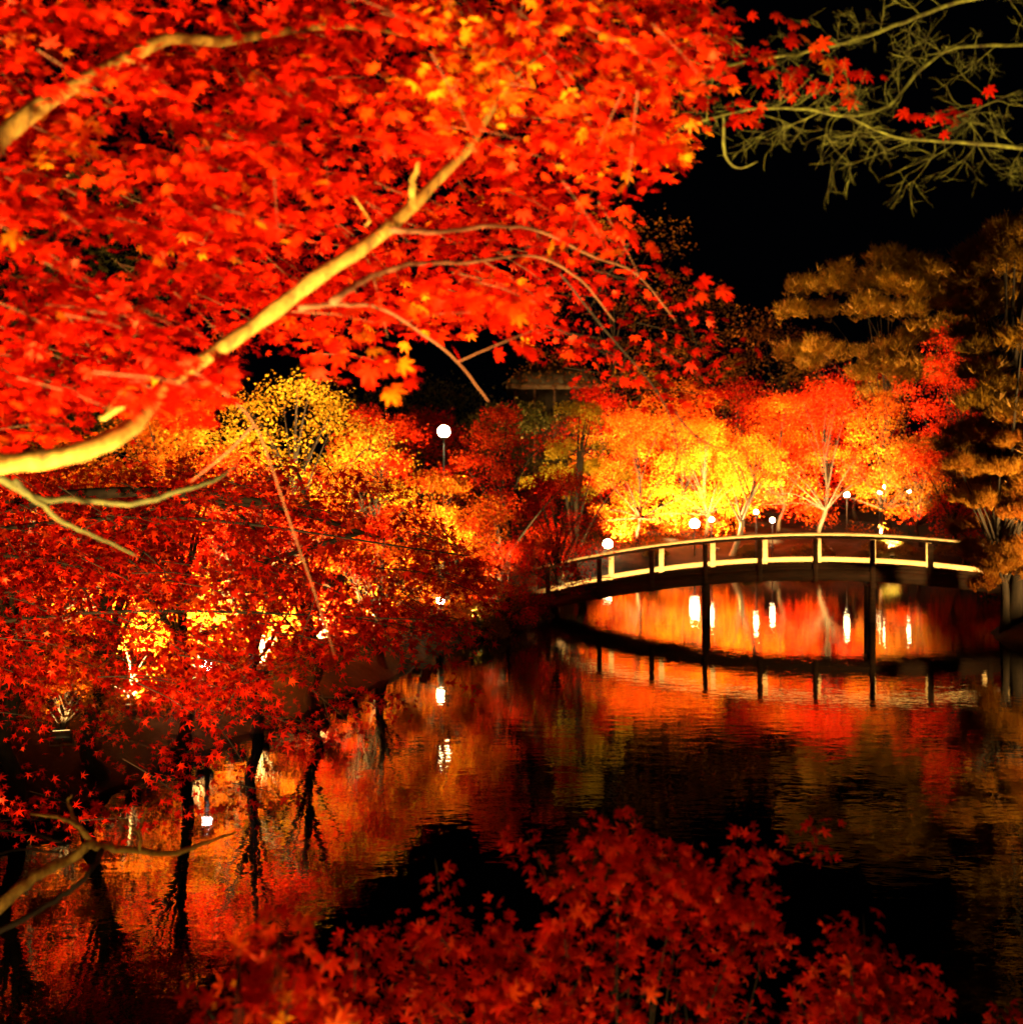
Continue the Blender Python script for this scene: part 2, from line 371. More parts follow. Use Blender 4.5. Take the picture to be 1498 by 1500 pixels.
tree_px('maple_tree', 735, 36.5, 600, 2.4, 'red_far', 'red maple just right of the high white globe lamp', group=G1, leaf=.14, n=8000, seed=18, crown_lo=.25)
tree_px('maple_tree', 645, 31.5, 690, 2.1, 'orange', 'low orange maple at the shore beneath the high white globe lamp', group=G1, leaf=.13, n=11000, seed=19, crown_lo=.2, ncl=60)
tree_px('maple_tree', 815, 40, 690, 2.6, 'red_deep', 'deep red maple over the left end of the bridge', group=G1, leaf=.14, n=9000, seed=20, crown_lo=.22)
tree_px('maple_tree', 745, 34.5, 790, 1.6, 'red_far', 'small red maple at the shore left of the dark bridge post', group=G1, leaf=.10, n=5000, seed=21, crown_lo=.2)
for px, D, top, rr_, sd, lb in ((20, 13.6, 650, 1.7, 91, 'dark red maple with a thin trunk at the water, outermost at the left edge'),
                                (150, 15.4, 690, 1.6, 92, 'dark red maple at the water between the left edge and the bluish lamp'),
                                (265, 17.2, 660, 1.5, 93, 'dark red maple at the water whose trunk stands left of the bluish lamp'),
                                (370, 19.0, 690, 1.7, 94, 'dark red maple at the water, first right of the bluish lamp'),
                                (455, 21.4, 720, 1.7, 95, 'dark red maple at the water midway between the bluish lamp and the small shore lamp'),
                                (560, 25.6, 745, 1.5, 96, 'dark red maple at the water just left of the small shore lamp')):
    tree_px('maple_tree', px, D, top, rr_, 'red_deep', lb, group='dark maples along the water on the left', leaf=.11, n=3600, seed=sd, crown_lo=.6, ncl=22, trunk_r=.11, flat=.07)
G2 = 'maples behind the bridge'
tree_px('yellow_tree', 845, 46, 590, 2.3, 'yellow', 'yellow green tree standing above the left end of the bridge', cat='tree', leaf=.2, n=3800, ncl=26, seed=30, crown_lo=.45, tint_mid=.8)
tree_px('maple_tree', 935, 60, 598, 4.0, 'orange', 'blazing orange maple behind the two globe lamps of the bridge', group=G2, leaf=.17, n=12000, seed=31, crown_lo=.08, tint_mid=.2)
tree_px('maple_tree', 1000, 66, 560, 4.2, 'orange', 'tall orange maple rising behind the right globe lamp near the bridge', group=G2, leaf=.2, n=9000, seed=32, crown_lo=.2, tint_mid=.3)
tree_px('maple_tree', 1035, 62, 612, 3.8, 'orange', 'brightest golden maple behind the middle of the bridge rail', group=G2, leaf=.16, n=12000, seed=33, crown_lo=.08, tint_mid=.45, trunk_r=.2)
tree_px('maple_tree', 1140, 64, 580, 4.0, 'orange', 'orange maple behind the pale leaning trunk', group=G2, leaf=.17, n=12000, seed=34, crown_lo=.08, tint_mid=.15)
tree_px('maple_tree', 1205, 61, 555, 4.4, 'red_far', 'broad red maple with a dark forked trunk above the bridge crest', group=G2, leaf=.17, n=11000, seed=35, crown_lo=.16, trunk_r=.16)
tree_px('maple_tree', 1295, 62, 575, 3.6, 'orange', 'orange maple with yellow patches above the row of small lanterns', group=G2, leaf=.17, n=9000, seed=36, crown_lo=.2)
tree_px('maple_tree', 1405, 56, 480, 3.8, 'red_far', 'tall red maple between the two pines on the right', group=G2, leaf=.17, n=9000, seed=37, crown_lo=.35)
tree_px('maple_tree', 1490, 47, 680, 2.2, 'red_far', 'low red maple at the right edge just above the bridge rail', group=G2, leaf=.14, n=8000, seed=38, crown_lo=.12)
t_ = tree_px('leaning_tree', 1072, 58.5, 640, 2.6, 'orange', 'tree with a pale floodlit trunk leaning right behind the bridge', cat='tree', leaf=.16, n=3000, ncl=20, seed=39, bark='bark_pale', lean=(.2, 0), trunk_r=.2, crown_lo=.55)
G4 = 'dim red trees filling in behind the lit maples'
for px, D, top, rr_, sd, mt, lb in ((880, 68, 565, 3.6, 81, 'red_deep', 'dim red tree rising above and behind the left big globe lamp of the bridge'),
                                    (1075, 69, 555, 4.2, 82, 'red_deep', 'dim red tree top above the brightest golden maple'),
                                    (1255, 68, 540, 4.2, 83, 'red_deep', 'dim red tree behind the broad red maple and the lantern row'),
                                    (1350, 60, 640, 3.0, 84, 'brown', 'dim brown tree between the lantern row and the right pines'),
                                    (1440, 58, 520, 3.4, 85, 'red_far', 'red tree mixed into the foot of the right pines'),
                                    (620, 62, 600, 4.0, 86, 'red_deep', 'dim red tree behind the high white globe lamp')):
    tree_px('maple_tree', px, D, top, rr_, mt, lb, group=G4, leaf=.2, n=9000, ncl=60, seed=sd, crown_lo=.1)
pine_tree(1305, 64, 375, 4.4, 'brown lit pine with layered pads against the black sky, left of the pair', 41, n=7500, ncl=50, crown_lo=.5, size=.5)
pine_tree(1482, 33.6, 320, 2.1, 'tall orange lit pine cut by the right edge of the photo', 42, n=9000, ncl=70, size=.34, crown_lo=.3)
pine_tree(1472, 33.0, 600, 1.5, 'low dim pine hanging over the right end of the bridge', 43, n=8000, ncl=56, size=.26, mat='brown', crown_lo=.2)
G3 = 'dark evergreens behind the garden'
for px, D, top, r, sd, lb in ((900, 76, 300, 6.5, 51, 'dim brownish tree rising above the left end of the bridge behind the maples'),
                              (1010, 82, 420, 6.5, 52, 'dim brown evergreen behind the orange maples at the bridge middle'),
                              (1140, 80, 470, 6.0, 53, 'low dim evergreen left of the layered pine'),
                              (60, 44, 240, 5.0, 54, 'dark green evergreen seen through the gap in the red leaves at far left'),
                              (765, 68, 588, 3.6, 56, 'dark evergreen standing below the brown eave of the hall'),
                              (640, 78, 560, 6.0, 55, 'dark evergreen mass behind the high white globe lamp')):
    tree_px('evergreen_tree', px, D, top, r, 'green' if sd in (54, 55, 56) else 'brown', lb, cat='tree', group=G3, leaf=.34, n=5500, ncl=60, seed=sd, shape='oval', crown_lo=.12)

def shrub(x, y, r, h, mat, label, seed, n=2500, leaf=.09, group=None, cat='shrub'):
    rng = np.random.default_rng(seed); z0 = ground_z(x, y) - .05
    root = empty('clipped_shrub', (x, y, z0)); tag(root, label, cat, group)
    mb = MB()
    for k in range(7):
        a = k * .9; mb.tube([(x, y, z0), (x + math.cos(a) * r * .3, y + math.sin(a) * r * .3, z0 + h * .45), (x + math.cos(a) * r * .6, y + math.sin(a) * r * .6, z0 + h * .75)], [.02, .014, .006], 5, False)
    mb.build('stem', M['bark_dark'], root, True)
    d = rng.normal(size=(n, 3)); d[:, 2] = abs(d[:, 2]); d /= np.linalg.norm(d, axis=1)[:, None]
    d *= (.86 + .16 * rng.random(n))[:, None] * (1 + .12 * np.sin(d[:, 0:1] * 5 + seed) * np.sin(d[:, 1:2] * 6))
    pos = np.array((x, y, z0)) + d * (r, r, h)
    leaves('foliage', LB, pos, leaf * (.7 + .6 * rng.random(n)), rand_rot(rng, n, 60), M[mat], root, .5 + .2 * rng.normal(size=n))
GS = 'clipped shrubs on the banks'
for px, D, r, h, sd, lb in ((1190, 58.4, 1.5, .9, 61, 'dark round shrub behind the bridge crest below the broad red maple'),
                            (1300, 58.8, 1.8, 1.0, 62, 'wide dark shrub beneath the row of small lanterns'),
                            (1098, 58.2, .9, .9, 63, 'small dark shrub at the foot of the pale leaning trunk'),
                            (960, 58, .9, .4, 64, 'low shrub on the far shore between the two globe lamps by the bridge'),
                            (700, 33.2, 1.0, .9, 65, 'dark shrub on the shore left of the dark bridge post'),
                            (755, 35.8, 1.1, 1.0, 66, 'dark shrub hugging the foot of the dark bridge post'),
                            (1400, 58.5, 1.5, .8, 67, 'dark shrub on the far shore under the right end of the bridge rail')):
    D = D * FAR if D > 50 else D
    shrub((px - CX) / F * D, D, r, h, 'green', lb, sd, group=GS, n=3500, leaf=.12)

# ------------------------------------------------------------------ hall roof on the hill
def hall():
    x0, x1, y0, y1 = -.7, 8.5, 102, 109
    zg = ground_z(3, 105) - .3; root = empty('temple_hall', (4, 105.5, zg)); tag(root, 'dim wooden hall whose brown eave shows above the trees', 'temple hall')
    ze = 15.0
    MB().box((4, 105.5, (zg + ze) / 2), (7.4, 5.4, ze - zg)).build('wall', M['bark_dark'], root)
    m = MB()
    for x in np.linspace(.3, 7.7, 5): m.box((x, 102.72, (zg + ze) / 2), (.24, .12, ze - zg - .1), bev=.02)
    m.build('pillar', M['wood_dark'], root)
    MB().box((4, 105.5, ze + .22), (9, 7, .42), bev=.05).build('eave', M['eave'], root)
    V = [(x0 - .2, y0 - .2, ze + .46), (x1 + .2, y0 - .2, ze + .46), (x1 + .2, y1 + .2, ze + .46), (x0 - .2, y1 + .2, ze + .46), (2, 105, ze + 2.6), (6, 105, ze + 2.6), (6, 106, ze + 2.6), (2, 106, ze + 2.6)]
    mesh_np('roof', V, np.array([(0, 1, 5, 4), (1, 2, 6, 5), (2, 3, 7, 6), (3, 0, 4, 7), (4, 5, 6, 7), (3, 2, 1, 0)]), M['roof'], root)
hall()

# ------------------------------------------------------------------ arched bridge
def bridge():
    th = R(12.5); U = np.array((math.cos(th), -math.sin(th), 0)); Vv = np.array((math.sin(th), math.cos(th), 0))
    c0 = np.array((10.9, 37.7, 0)); root = empty('arched_bridge', (c0[0], c0[1], 0)); tag(root, 'long arched wooden footbridge with floodlit rails over the pond', 'bridge')
    def pt(u, v, z): return c0 + U * u + Vv * v + (0, 0, z - .0122 * u * u)
    u0, u1 = -10.6, 12.5; us = np.linspace(u0, u1, 46); pit = 1.87; off = -.45; W_ = 1.75
    def line(v, z, a=u0, b=u1, n=46): return [pt(u, v, z) for u in np.linspace(a, b, n)]
    m = MB(); m.strip(line(W_ / 2, 1.84), W_ + .1, .10, Vv); m.build('deck', M['wood_dark'], root)
    for v in (-.02, W_ + .02):
        m = MB(); m.strip(line(v, 1.60), .14, .38, Vv); m.build('girder', M['wood_dark'], root)
    m = MB(); m.strip(line(W_ / 2, 1.50), .16, .3, Vv); m.build('girder', M['wood_dark'], root)
    ax = np.stack([U, Vv, (0, 0, 1)])
    m = MB()
    for u in np.arange(u0 + .3, u1, .95): m.box(pt(u, W_ / 2, 1.73), (.12, W_ - .2, .1), ax)
    m.build('cross_beam', M['wood_dark'], root)
    # railings: near one's shade put into darker wood, far one lit on its inner face
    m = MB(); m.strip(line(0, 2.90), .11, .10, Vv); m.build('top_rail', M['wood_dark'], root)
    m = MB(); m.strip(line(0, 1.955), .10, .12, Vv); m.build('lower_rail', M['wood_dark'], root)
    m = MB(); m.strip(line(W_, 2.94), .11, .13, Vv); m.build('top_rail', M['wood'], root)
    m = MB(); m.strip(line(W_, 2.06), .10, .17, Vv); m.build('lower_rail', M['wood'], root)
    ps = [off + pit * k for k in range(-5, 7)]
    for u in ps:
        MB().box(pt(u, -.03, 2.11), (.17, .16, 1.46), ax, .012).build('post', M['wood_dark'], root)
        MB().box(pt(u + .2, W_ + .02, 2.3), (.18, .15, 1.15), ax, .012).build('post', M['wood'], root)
    for k in range(len(ps) - 1):
        a, b = ps[k] + .25, ps[k + 1] - .25
        m = MB(); m.strip([pt(u, .075, 1.945) for u in np.linspace(a, b, 5)], .03, .06, Vv); m.build('light_housing', M['metal'], root)
        V = []; 
        for u in np.linspace(a + .02, b - .02, 5): V += [pt(u, .094, 1.925), pt(u, .094, 1.965)]
        Q = np.array([(2 * i, 2 * i + 1, 2 * i + 3, 2 * i + 2) for i in range(4)])
        mesh_np('light_strip', V, Q, M['led'], root)
    for u in (off - 2 * pit, off + pit):
        for v in (.1, W_ - .1):
            p = pt(u, v, 1.45); MB().tube([(p[0], p[1], -1.4), p], [.14, .12], 12).build('pile', M['wood_dark'], root, True)
        p = pt(u, W_ / 2, 1.28); MB().box(p, (.2, W_ + .5, .2), ax, .02).build('pile_cap', M['wood_dark'], root)
    for v in (-.05, W_ + .05):
        p = pt(u0 - .25, v, 0); z = ground_z(p[0], p[1])
        m = MB(); m.box((p[0], p[1], (z + 2.1) / 2), (.5, .5, 2.1 - z + .4), ax, .04); m.box((p[0], p[1], 2.35), (.58, .58, .1), ax, .03)
        m.build('end_post', M['wood_dark'], root)
bridge()

# ------------------------------------------------------------------ lamps
def globe_lamp(px, py, D, r, label, mat='globe', group='globe lamps around the pond', power=0):
    if D > 54: D *= FAR; r *= FAR
    p = P(px, py, D); z = ground_z(p[0], p[1])
    if z > p[2] - .4: z = p[2] - .6
    root = empty('globe_lamp', (p[0], p[1], z)); tag(root, label, 'lamp', group)
    MB().tube([(p[0], p[1], z), (p[0], p[1], p[2] - r * .9)], [.045, .035], 10).build('post', M['metal'], root, True)
    MB().tube([(p[0], p[1], p[2] - r * 1.15), (p[0], p[1], p[2] - r * .85)], [r * .5, r * .62], 14).build('collar', M['metal'], root, True)
    MB().ball(p, r).build('globe', M[mat], root, True)
    return root
globe_lamp(650, 632, 50, .28, 'big white globe lamp high in the red trees left of centre')
globe_lamp(890, 797, 57.4, .25, 'white globe lamp just above the rail at the left part of the bridge')
globe_lamp(1017, 767, 58.5, .26, 'white globe lamp above the rail left of the pale leaning trunk')
globe_lamp(303, 975, 18.2, .085, 'small bluish white globe lamp low among dark red leaves on the left', 'globe_cool')
globe_lamp(645, 880, 30.6, .11, 'small globe lamp low at the shore left of the bridge')
globe_lamp(1240, 725, 64, .16, 'small white lantern at the left end of the lantern row above the bridge', group='small lanterns behind the bridge')
globe_lamp(1288, 722, 66, .13, 'small lantern second from the left in the row above the bridge', group='small lanterns behind the bridge')
globe_lamp(1297, 713, 65, .14, 'small lantern standing higher at the right of the lantern row', group='small lanterns behind the bridge')
globe_lamp(1331, 720, 63, .10, 'tiny lantern standing alone right of the lantern row, before the pine', group='small lanterns behind the bridge')
globe_lamp(1107, 750, 57, .12, 'small lantern directly right of the pale leaning trunk', group='small lanterns behind the bridge')
globe_lamp(1131, 762, 57, .13, 'small lantern low behind the bridge rail, right of the leaning trunk', group='small lanterns behind the bridge')
globe_lamp(1042, 761, 57, .13, 'small lantern between the right big globe lamp and the leaning trunk', group='small lanterns behind the bridge')
globe_lamp(1456, 838, 59, .11, 'low shore lamp seen under the right end of the bridge', group='small lanterns behind the bridge')

def flood(x, y, z, tgt, power, label, spot=95, col=WARM, size=.12, group='garden floodlights'):
    root = empty('floodlight', (x, y, z)); tag(root, label, 'floodlight', group)
    p = np.array((x, y, z + .22)); d = np.asarray(tgt, float) - p; d /= np.linalg.norm(d)
    s = np.cross(d, (0, 0, 1)); s /= np.linalg.norm(s) + 1e-9; w = np.cross(s, d); ax = np.stack([s, d, w])
    MB().box(p, (.26, .12, .2), ax, .015).build('housing', M['metal'], root)
    MB().box(p + d * .064, (.22, .008, .16), ax).build('lens', M['lens'], root)
    m = MB(); m.tube([(x, y, z - .05), (x, y, z + .12)], .018, 8); m.tube([p - s * .15, p - s * .15 - (0, 0, .12), p + s * .15 - (0, 0, .12), p + s * .15], .01, 6); m.build('bracket', M['metal'], root)
    ld = bpy.data.lights.new('flood_beam', 'SPOT'); ld.energy = power; ld.color = col; ld.spot_size = R(spot); ld.spot_blend = .7; ld.shadow_soft_size = size
    lo = bpy.data.objects.new('flood_beam', ld); link(lo, root)
    from mathutils import Vector
    lo.location = Vector(p + d * .2) - root.location; lo.rotation_euler = Vector(d).to_track_quat('-Z', 'Y').to_euler()
    return root
def flood_px(px, D, tpx, tpy, tD, power, label, **kw):
    x = (px - CX) / F * D; t = P(tpx, tpy, tD); return flood(x, D, ground_z(x, D), t, power, label, **kw)
# near bank, under the big maple (below the frame)
flood(-1.5, 1.4, ground_z(-1.5, 1.4), (-1.0, 3.3, 5.3), 1400, 'floodlight on the near bank under the thick maple branch', spot=84)
flood(.3, .9, ground_z(.3, .9), (.2, 3.6, 5.9), 1100, 'floodlight on the near bank aimed at the overhanging red leaves', spot=80)
flood(-3.2, 4.4, ground_z(-3.2, 4.4), (-3.8, 9.8, 4.3), 2000, 'floodlight on the near bank aimed at the dark red maple on the left', spot=76)
flood(1.5, 1.2, ground_z(1.5, 1.2), (2.9, 5.0, 6.2), 3, 'weak floodlight on the near bank below the lichen covered branches', spot=70)
# left bank
FL = [(195, 17.3, 195, 940, 17.9, 170, 'floodlight beneath the second low maple from the left edge'),
      (300, 19.0, 290, 900, 19.6, 170, 'floodlight beneath the low maple behind the bluish lamp'),
      (385, 21.3, 385, 900, 22, 260, 'floodlight beneath the low maple below the golden tree'),
      (475, 24.1, 470, 880, 25, 180, 'floodlight beneath the low red maple left of the shore lamp'),
      (550, 27.3, 555, 860, 28.4, 200, 'floodlight beneath the low maple just left of the shore lamp'),
      (695, 33.4, 690, 850, 34.2, 100, 'floodlight beneath the low maple right of the shore lamp'),
      (60, 17.0, 30, 760, 19, 420, 'floodlight under the red maple at the far left edge'),
      (215, 18.6, 190, 800, 20.5, 700, 'floodlight among the trunks behind the bluish lamp'),
      (90, 15.3, 95, 940, 15.9, 150, 'floodlight at the shore under the lowest orange maple on the left'),
      (350, 20.5, 330, 850, 22.5, 600, 'floodlight on the left shore under the red maple below the golden tree'),
      (500, 24.5, 520, 800, 26.5, 1100, 'floodlight on the left shore under the speckled orange maple'),
      (610, 30.5, 640, 800, 33, 1100, 'floodlight at the shore under the low orange maple'),
      (700, 33.5, 700, 700, 36, 1100, 'floodlight beneath the red maple right of the high globe lamp'),
      (440, 27.5, 430, 600, 31, 1700, 'floodlight aimed up at the golden tree'),
      (270, 29, 240, 600, 33, 1800, 'floodlight aimed up at the tall orange maple on the left'),
      (590, 33, 575, 640, 36, 1500, 'floodlight beneath the red maple left of the high globe lamp'),
      (800, 42, 845, 620, 46, 2600, 'floodlight aimed at the yellow green tree by the bridge'),
      (775, 42, 815, 740, 40, 900, 'floodlight at the left bridge end under the deep red maple')]
for k, f in enumerate(FL): flood_px(f[0], f[1], f[2], f[3], f[4], f[5] * (105 if f[5] < 425 and 'lo' in f[6] and 'beneath' in f[6] else .85), f[6], spot=92 if 'beneath' in f[6] and f[5] < 425 else 95)
FR = [(905, 57.5, 935, 680, 60, 6000, 'floodlight behind the left big globe lamp on the far shore'),
      (985, 58.5, 1000, 660, 64, 7500, 'floodlight on the far shore left of the leaning trunk'),
      (1050, 57.6, 1075, 680, 60, 6000, 'floodlight at the foot of the pale leaning trunk'),
      (1130, 58.3, 1140, 680, 63, 6500, 'floodlight on the far shore right of the leaning trunk'),
      (1215, 57.6, 1205, 640, 61, 3500, 'floodlight under the broad red maple behind the bridge crest'),
      (1290, 60.2, 1295, 640, 62, 5000, 'floodlight by the row of small lanterns'),
      (1400, 53, 1405, 560, 56, 3500, 'floodlight under the tall red maple between the pines')]
for f in FR: flood_px(f[0], f[1] * FAR + 2.2, f[2], f[3] - 60, f[4] * FAR, f[5] * 3.8, f[6], spot=130)
flood(17.6, 28.5, ground_z(17.6, 28.5), (15.2, 33.3, 8.0), 8000, 'floodlight at the right side aimed up at the cut off pine', spot=80)
flood(25.5, 73.6, ground_z(25.5, 73.6), (28.2, 81, 19), 15000, 'floodlight at the far shore aimed up at the layered pine', spot=80)

flood(16.4, 29.6, ground_z(16.4, 29.6), (14.6, 33, 3.5), 1200, 'added floodlight low on the right promontory, brightening the low pine', spot=90)  # no lamp known here, added to lift the low pine
# ------------------------------------------------------------------ overhanging maple at the top left
def in_poly(px, py, poly):
    poly = np.asarray(poly, float); ins = np.zeros(len(px), bool); n = len(poly)
    for i in range(n):
        a, b = poly[i], poly[(i + 1) % n]; c = (a[1] > py) != (b[1] > py)
        ins ^= c & (px < (b[0] - a[0]) * (py - a[1]) / (b[1] - a[1] + 1e-12) + a[0])
    return ins
def pxpath(pts, n=6):
    """rows of (px, py, D, radius in m) -> smooth world path"""
    return smooth_path([np.r_[P(a, b, d), r] for a, b, d, r in pts], n)
def sprays(rng, poly, n, D0, D1, holes=(), gap=.0, gscale=90.):
    """twig positions spread through the depth of the crown"""
    poly = np.asarray(poly, float); out = []
    lo, hi = poly.min(0), poly.max(0)
    while len(out) < n:
        px = lo[0] + rng.random(400) * (hi[0] - lo[0]); py = lo[1] + rng.random(400) * (hi[1] - lo[1])
        k = in_poly(px, py, poly)
        for cx, cy_, rx, ry in holes: k &= ((px - cx) / rx) ** 2 + ((py - cy_) / ry) ** 2 > 1
        if gap: k &= np.sin((px * .9 - py * .5) / gscale * 1.1 + 1.6 * np.sin(py / gscale * 1.3)) * np.sin((py + px * .28) / gscale * 4.6 + 1.5 * np.sin(px / gscale * 1.3)) < 1 - gap + rng.random(400) * .4
        for a, b in zip(px[k], py[k]): out.append((a, b, D0 + (D1 - D0) * rng.random()))
    return np.array(out[:n])
def foliage(rng, S_, per, spread, leaf, tmpl, mat, root, tilt=45, face=(0, -1, .2), fw=.35, thick=.3, dirn=(.8, .2, -.25), draw_twigs=True, tint=.45, tintf=None, twig=.0014, bark='twig', name='crown', mixd=.5):
    n = len(S_); C = np.stack([(S_[:, 0] - CX) / F * S_[:, 2], S_[:, 2], CAMZ - (S_[:, 1] - CY) / F * S_[:, 2]], 1)
    d = np.asarray(dirn) + rng.normal(size=(n, 3)) * (mixd, mixd, mixd * .45); d /= np.linalg.norm(d, axis=1)[:, None]
    sd = np.cross(d, (0, 0, 1)); sd /= np.linalg.norm(sd, axis=1)[:, None]
    ci = np.repeat(np.arange(n), per); m = len(ci)
    t = rng.random(m) - .5; w = (rng.random(m) - .5) * (1 - abs(t)) * 1.1
    pos = C[ci] + d[ci] * (t * spread)[:, None] + sd[ci] * (w * spread)[:, None] + np.stack([np.zeros(m)] * 2 + [rng.normal(size=m) * spread * thick * .3 - abs(w) * spread * .3], 1)
    fr = rand_rot(rng, m, tilt, face, fw)
    h = d[ci] * .9 + sd[ci] * np.sign(w)[:, None] * .6 + rng.normal(size=(m, 3)) * .45 + (0, 0, -.35)
    nn = fr[2]; h -= nn * (h * nn).sum(1)[:, None]; h /= np.linalg.norm(h, axis=1)[:, None]; fr = (np.cross(h, nn), h, nn)
    tt = tint + (rng.normal(size=n) * .14)[ci] + rng.normal(size=m) * .17
    if tintf is not None: tt = tt + tintf(S_)[ci]
    leaves(name, tmpl, pos, leaf * (.5 + .8 * rng.random(m)), fr, M[mat], root, tt)
    if not draw_twigs: return
    mb = MB()
    for i in range(0, n, 3):
        a = C[i] - d[i] * spread * .55 + (0, 0, spread * .06); b = C[i] + d[i] * spread * .45 - (0, 0, spread * .05)
        mb.tube([a, C[i] + (0, 0, spread * .04), b], [twig * 1.5, twig, twig * .5], 4, False)
    mb.build('twig_spray', M[bark], root, True)['kind'] = 'stuff'

rng = np.random.default_rng(7)
zr = ground_z(-2.3, 2.3)
big = empty('overhanging_maple', (-2.3, 2.3, zr)); tag(big, 'bright red maple spreading over the pond with a thick yellow lit branch', 'maple tree')
tk = smooth_path([(-2.3, 2.3, zr - .1, .16), (-2.25, 2.35, 2.9, .12), (-2.1, 2.4, 3.6, .10), (-2.0, 2.5, 4.3, .075), (-1.95, 2.9, 5.4, .05), (-1.5, 3.6, 6.4, .02)], 6)
MB().tube(tk[:, :3], tk[:, 3], 14).build('trunk', M['bark'], big, True)
lm = smooth_path([(-2.12, 2.4, 3.62, .05)] + [tuple(np.r_[P(a, b, d), r]) for a, b, d, r in
     [(-110, 686, 2.5, .036), (0, 679, 2.6, .030), (90, 668, 2.65, .0285), (150, 650, 2.7, .0275), (196, 622, 2.8, .0265), (222, 588, 2.9, .025), (262, 548, 3.0, .0245), (318, 513, 3.05, .0240), (400, 456, 3.15, .0265), (470, 402, 3.2, .0265), (540, 356, 3.3, .0255), (597, 308, 3.4, .024), (645, 258, 3.5, .020), (690, 212, 3.6, .016), (740, 130, 3.7, .010), (800, 70, 3.8, .005)]], 6)
lm[:, 3] *= .86 + .07 * np.sin(np.arange(len(lm)) * 1.3)
MB().tube(lm[:, :3], lm[:, 3], 12).build('limb', M['bark'], big, True)
ul = smooth_path([(-2.0, 2.5, 4.25, .045)] + [tuple(np.r_[P(a, b, d), r]) for a, b, d, r in
     [(-90, 290, 2.9, .034), (0, 203, 3.1, .028), (45, 165, 3.15, .026), (90, 135, 3.2, .022), (150, 103, 3.3, .021), (200, 78, 3.35, .020), (250, 56, 3.4, .018), (320, 60, 3.5, .017), (385, 50, 3.6, .015), (500, 38, 3.8, .010), (640, 60, 4.0, .006), (800, 100, 4.3, .004)]], 6)
MB().tube(ul[:, :3], ul[:, 3], 12).build('limb', M['bark'], big, True)
def br(pts, mat='bark', sides=7, name='branch', root=None, n=5):
    q = pxpath(pts, n); q[:, :3] += rng.normal(size=(len(q), 3)) * q[:, 3:4] * .25
    MB().tube(q[:, :3], q[:, 3], sides).build(name, M[mat], root or big, True)
br([(606, 305, 3.4, .014), (604, 270, 3.38, .011), (615, 236, 3.36, .008)])
br([(575, 335, 3.3, .010), (640, 340, 3.5, .008), (720, 330, 3.7, .007), (790, 338, 3.9, .006), (860, 372, 4.0, .005), (930, 400, 4.2, .004), (990, 470, 4.4, .003)], 'twig')
br([(490, 440, 3.2, .012), (530, 412, 3.4, .010), (600, 388, 3.5, .008), (690, 384, 3.7, .006), (780, 375, 3.9, .005), (850, 410, 4.0, .004), (900, 470, 4.2, .003)], 'twig')
br([(440, 450, 3.2, .009), (500, 446, 3.3, .007), (560, 452, 3.4, .005), (620, 490, 3.5, .004), (670, 530, 3.5, .003), (715, 588, 3.5, .002)], 'twig')
br([(670, 530, 3.5, .002), (740, 500, 3.5, .0015), (790, 480, 3.6, .001)], 'twig')
br([(535, 330, 3.28, .004), (540, 320, 3.25, .003), (515, 284, 3.2, .002)])
br([(205, 612, 2.85, .012), (190, 590, 2.9, .009), (150, 612, 2.9, .007), (180, 570, 3.0, .005)])
br([(285, 545, 3.05, .005), (340, 585, 3.2, .004), (373, 622, 3.3, .003), (400, 690, 3.4, .002), (430, 780, 3.5, .0018), (458, 860, 3.6, .0015), (490, 960, 3.7, .001)], 'twig')
br([(373, 622, 3.3, .004), (330, 665, 3.35, .0035), (280, 705, 3.4, .002)], 'twig')
br([(-60, 700, 3.0, .018), (0, 700, 3.1, .014), (50, 728, 3.2, .010), (120, 733, 3.3, .009), (190, 738, 3.35, .009), (255, 722, 3.4, .008), (310, 705, 3.5, .006), (350, 680, 3.6, .003)], 'lichen_dim')
br([(20, 702, 3.1, .010), (55, 735, 3.15, .009), (95, 765, 3.2, .007), (150, 790, 3.3, .005), (200, 815, 3.4, .003)], 'lichen_dim')
br([(820, 400, 3.95, .004), (900, 500, 4.2, .0035), (960, 570, 4.4, .003), (990, 640, 4.5, .003), (985, 690, 4.5, .0025), (950, 715, 4.5, .0015)], 'bark_dark')
br([(985, 600, 4.45, .004), (1020, 640, 4.5, .0035), (1060, 660, 4.5, .002)], 'bark_dark')
main_poly = [(-60, -60), (1000, -60), (1045, 40), (1000, 110), (985, 165), (955, 235), (900, 215), (850, 240), (770, 262), (850, 300), (930, 340), (935, 365), (860, 375), (800, 395), (770, 440), (735, 480), (690, 440), (630, 485), (560, 535), (470, 520), (420, 490), (340, 500), (300, 560), (235, 590), (150, 590), (90, 625), (0, 655), (-60, 650)]
holes = [(178, 170, 42, 48), (20, 330, 36, 40), (120, 352, 55, 30), (400, 240, 16, 12), (330, 150, 14, 10), (620, 330, 16, 8), (500, 210, 14, 9), (560, 190, 12, 9), (90, 250, 14, 12), (210, 445, 26, 10), (300, 330, 14, 8), (385, 8, 34, 12), (575, 268, 26, 14), (850, 262, 60, 30), (200, 405, 22, 8), (235, 258, 16, 10), (700, 245, 30, 12), (20, 400, 60, 40), (560, 420, 40, 14)]
def goldf(S_):  # golden tint put into the leaves where the light is strongest
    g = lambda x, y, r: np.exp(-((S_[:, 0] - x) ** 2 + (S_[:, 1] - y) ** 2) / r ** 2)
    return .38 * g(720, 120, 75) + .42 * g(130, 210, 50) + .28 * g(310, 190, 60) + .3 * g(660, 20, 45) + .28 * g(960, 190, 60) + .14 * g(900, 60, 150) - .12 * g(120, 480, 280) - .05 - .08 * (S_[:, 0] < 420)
S1 = sprays(rng, main_poly, 1200, 3.0, 5.2, holes, .95, 85)
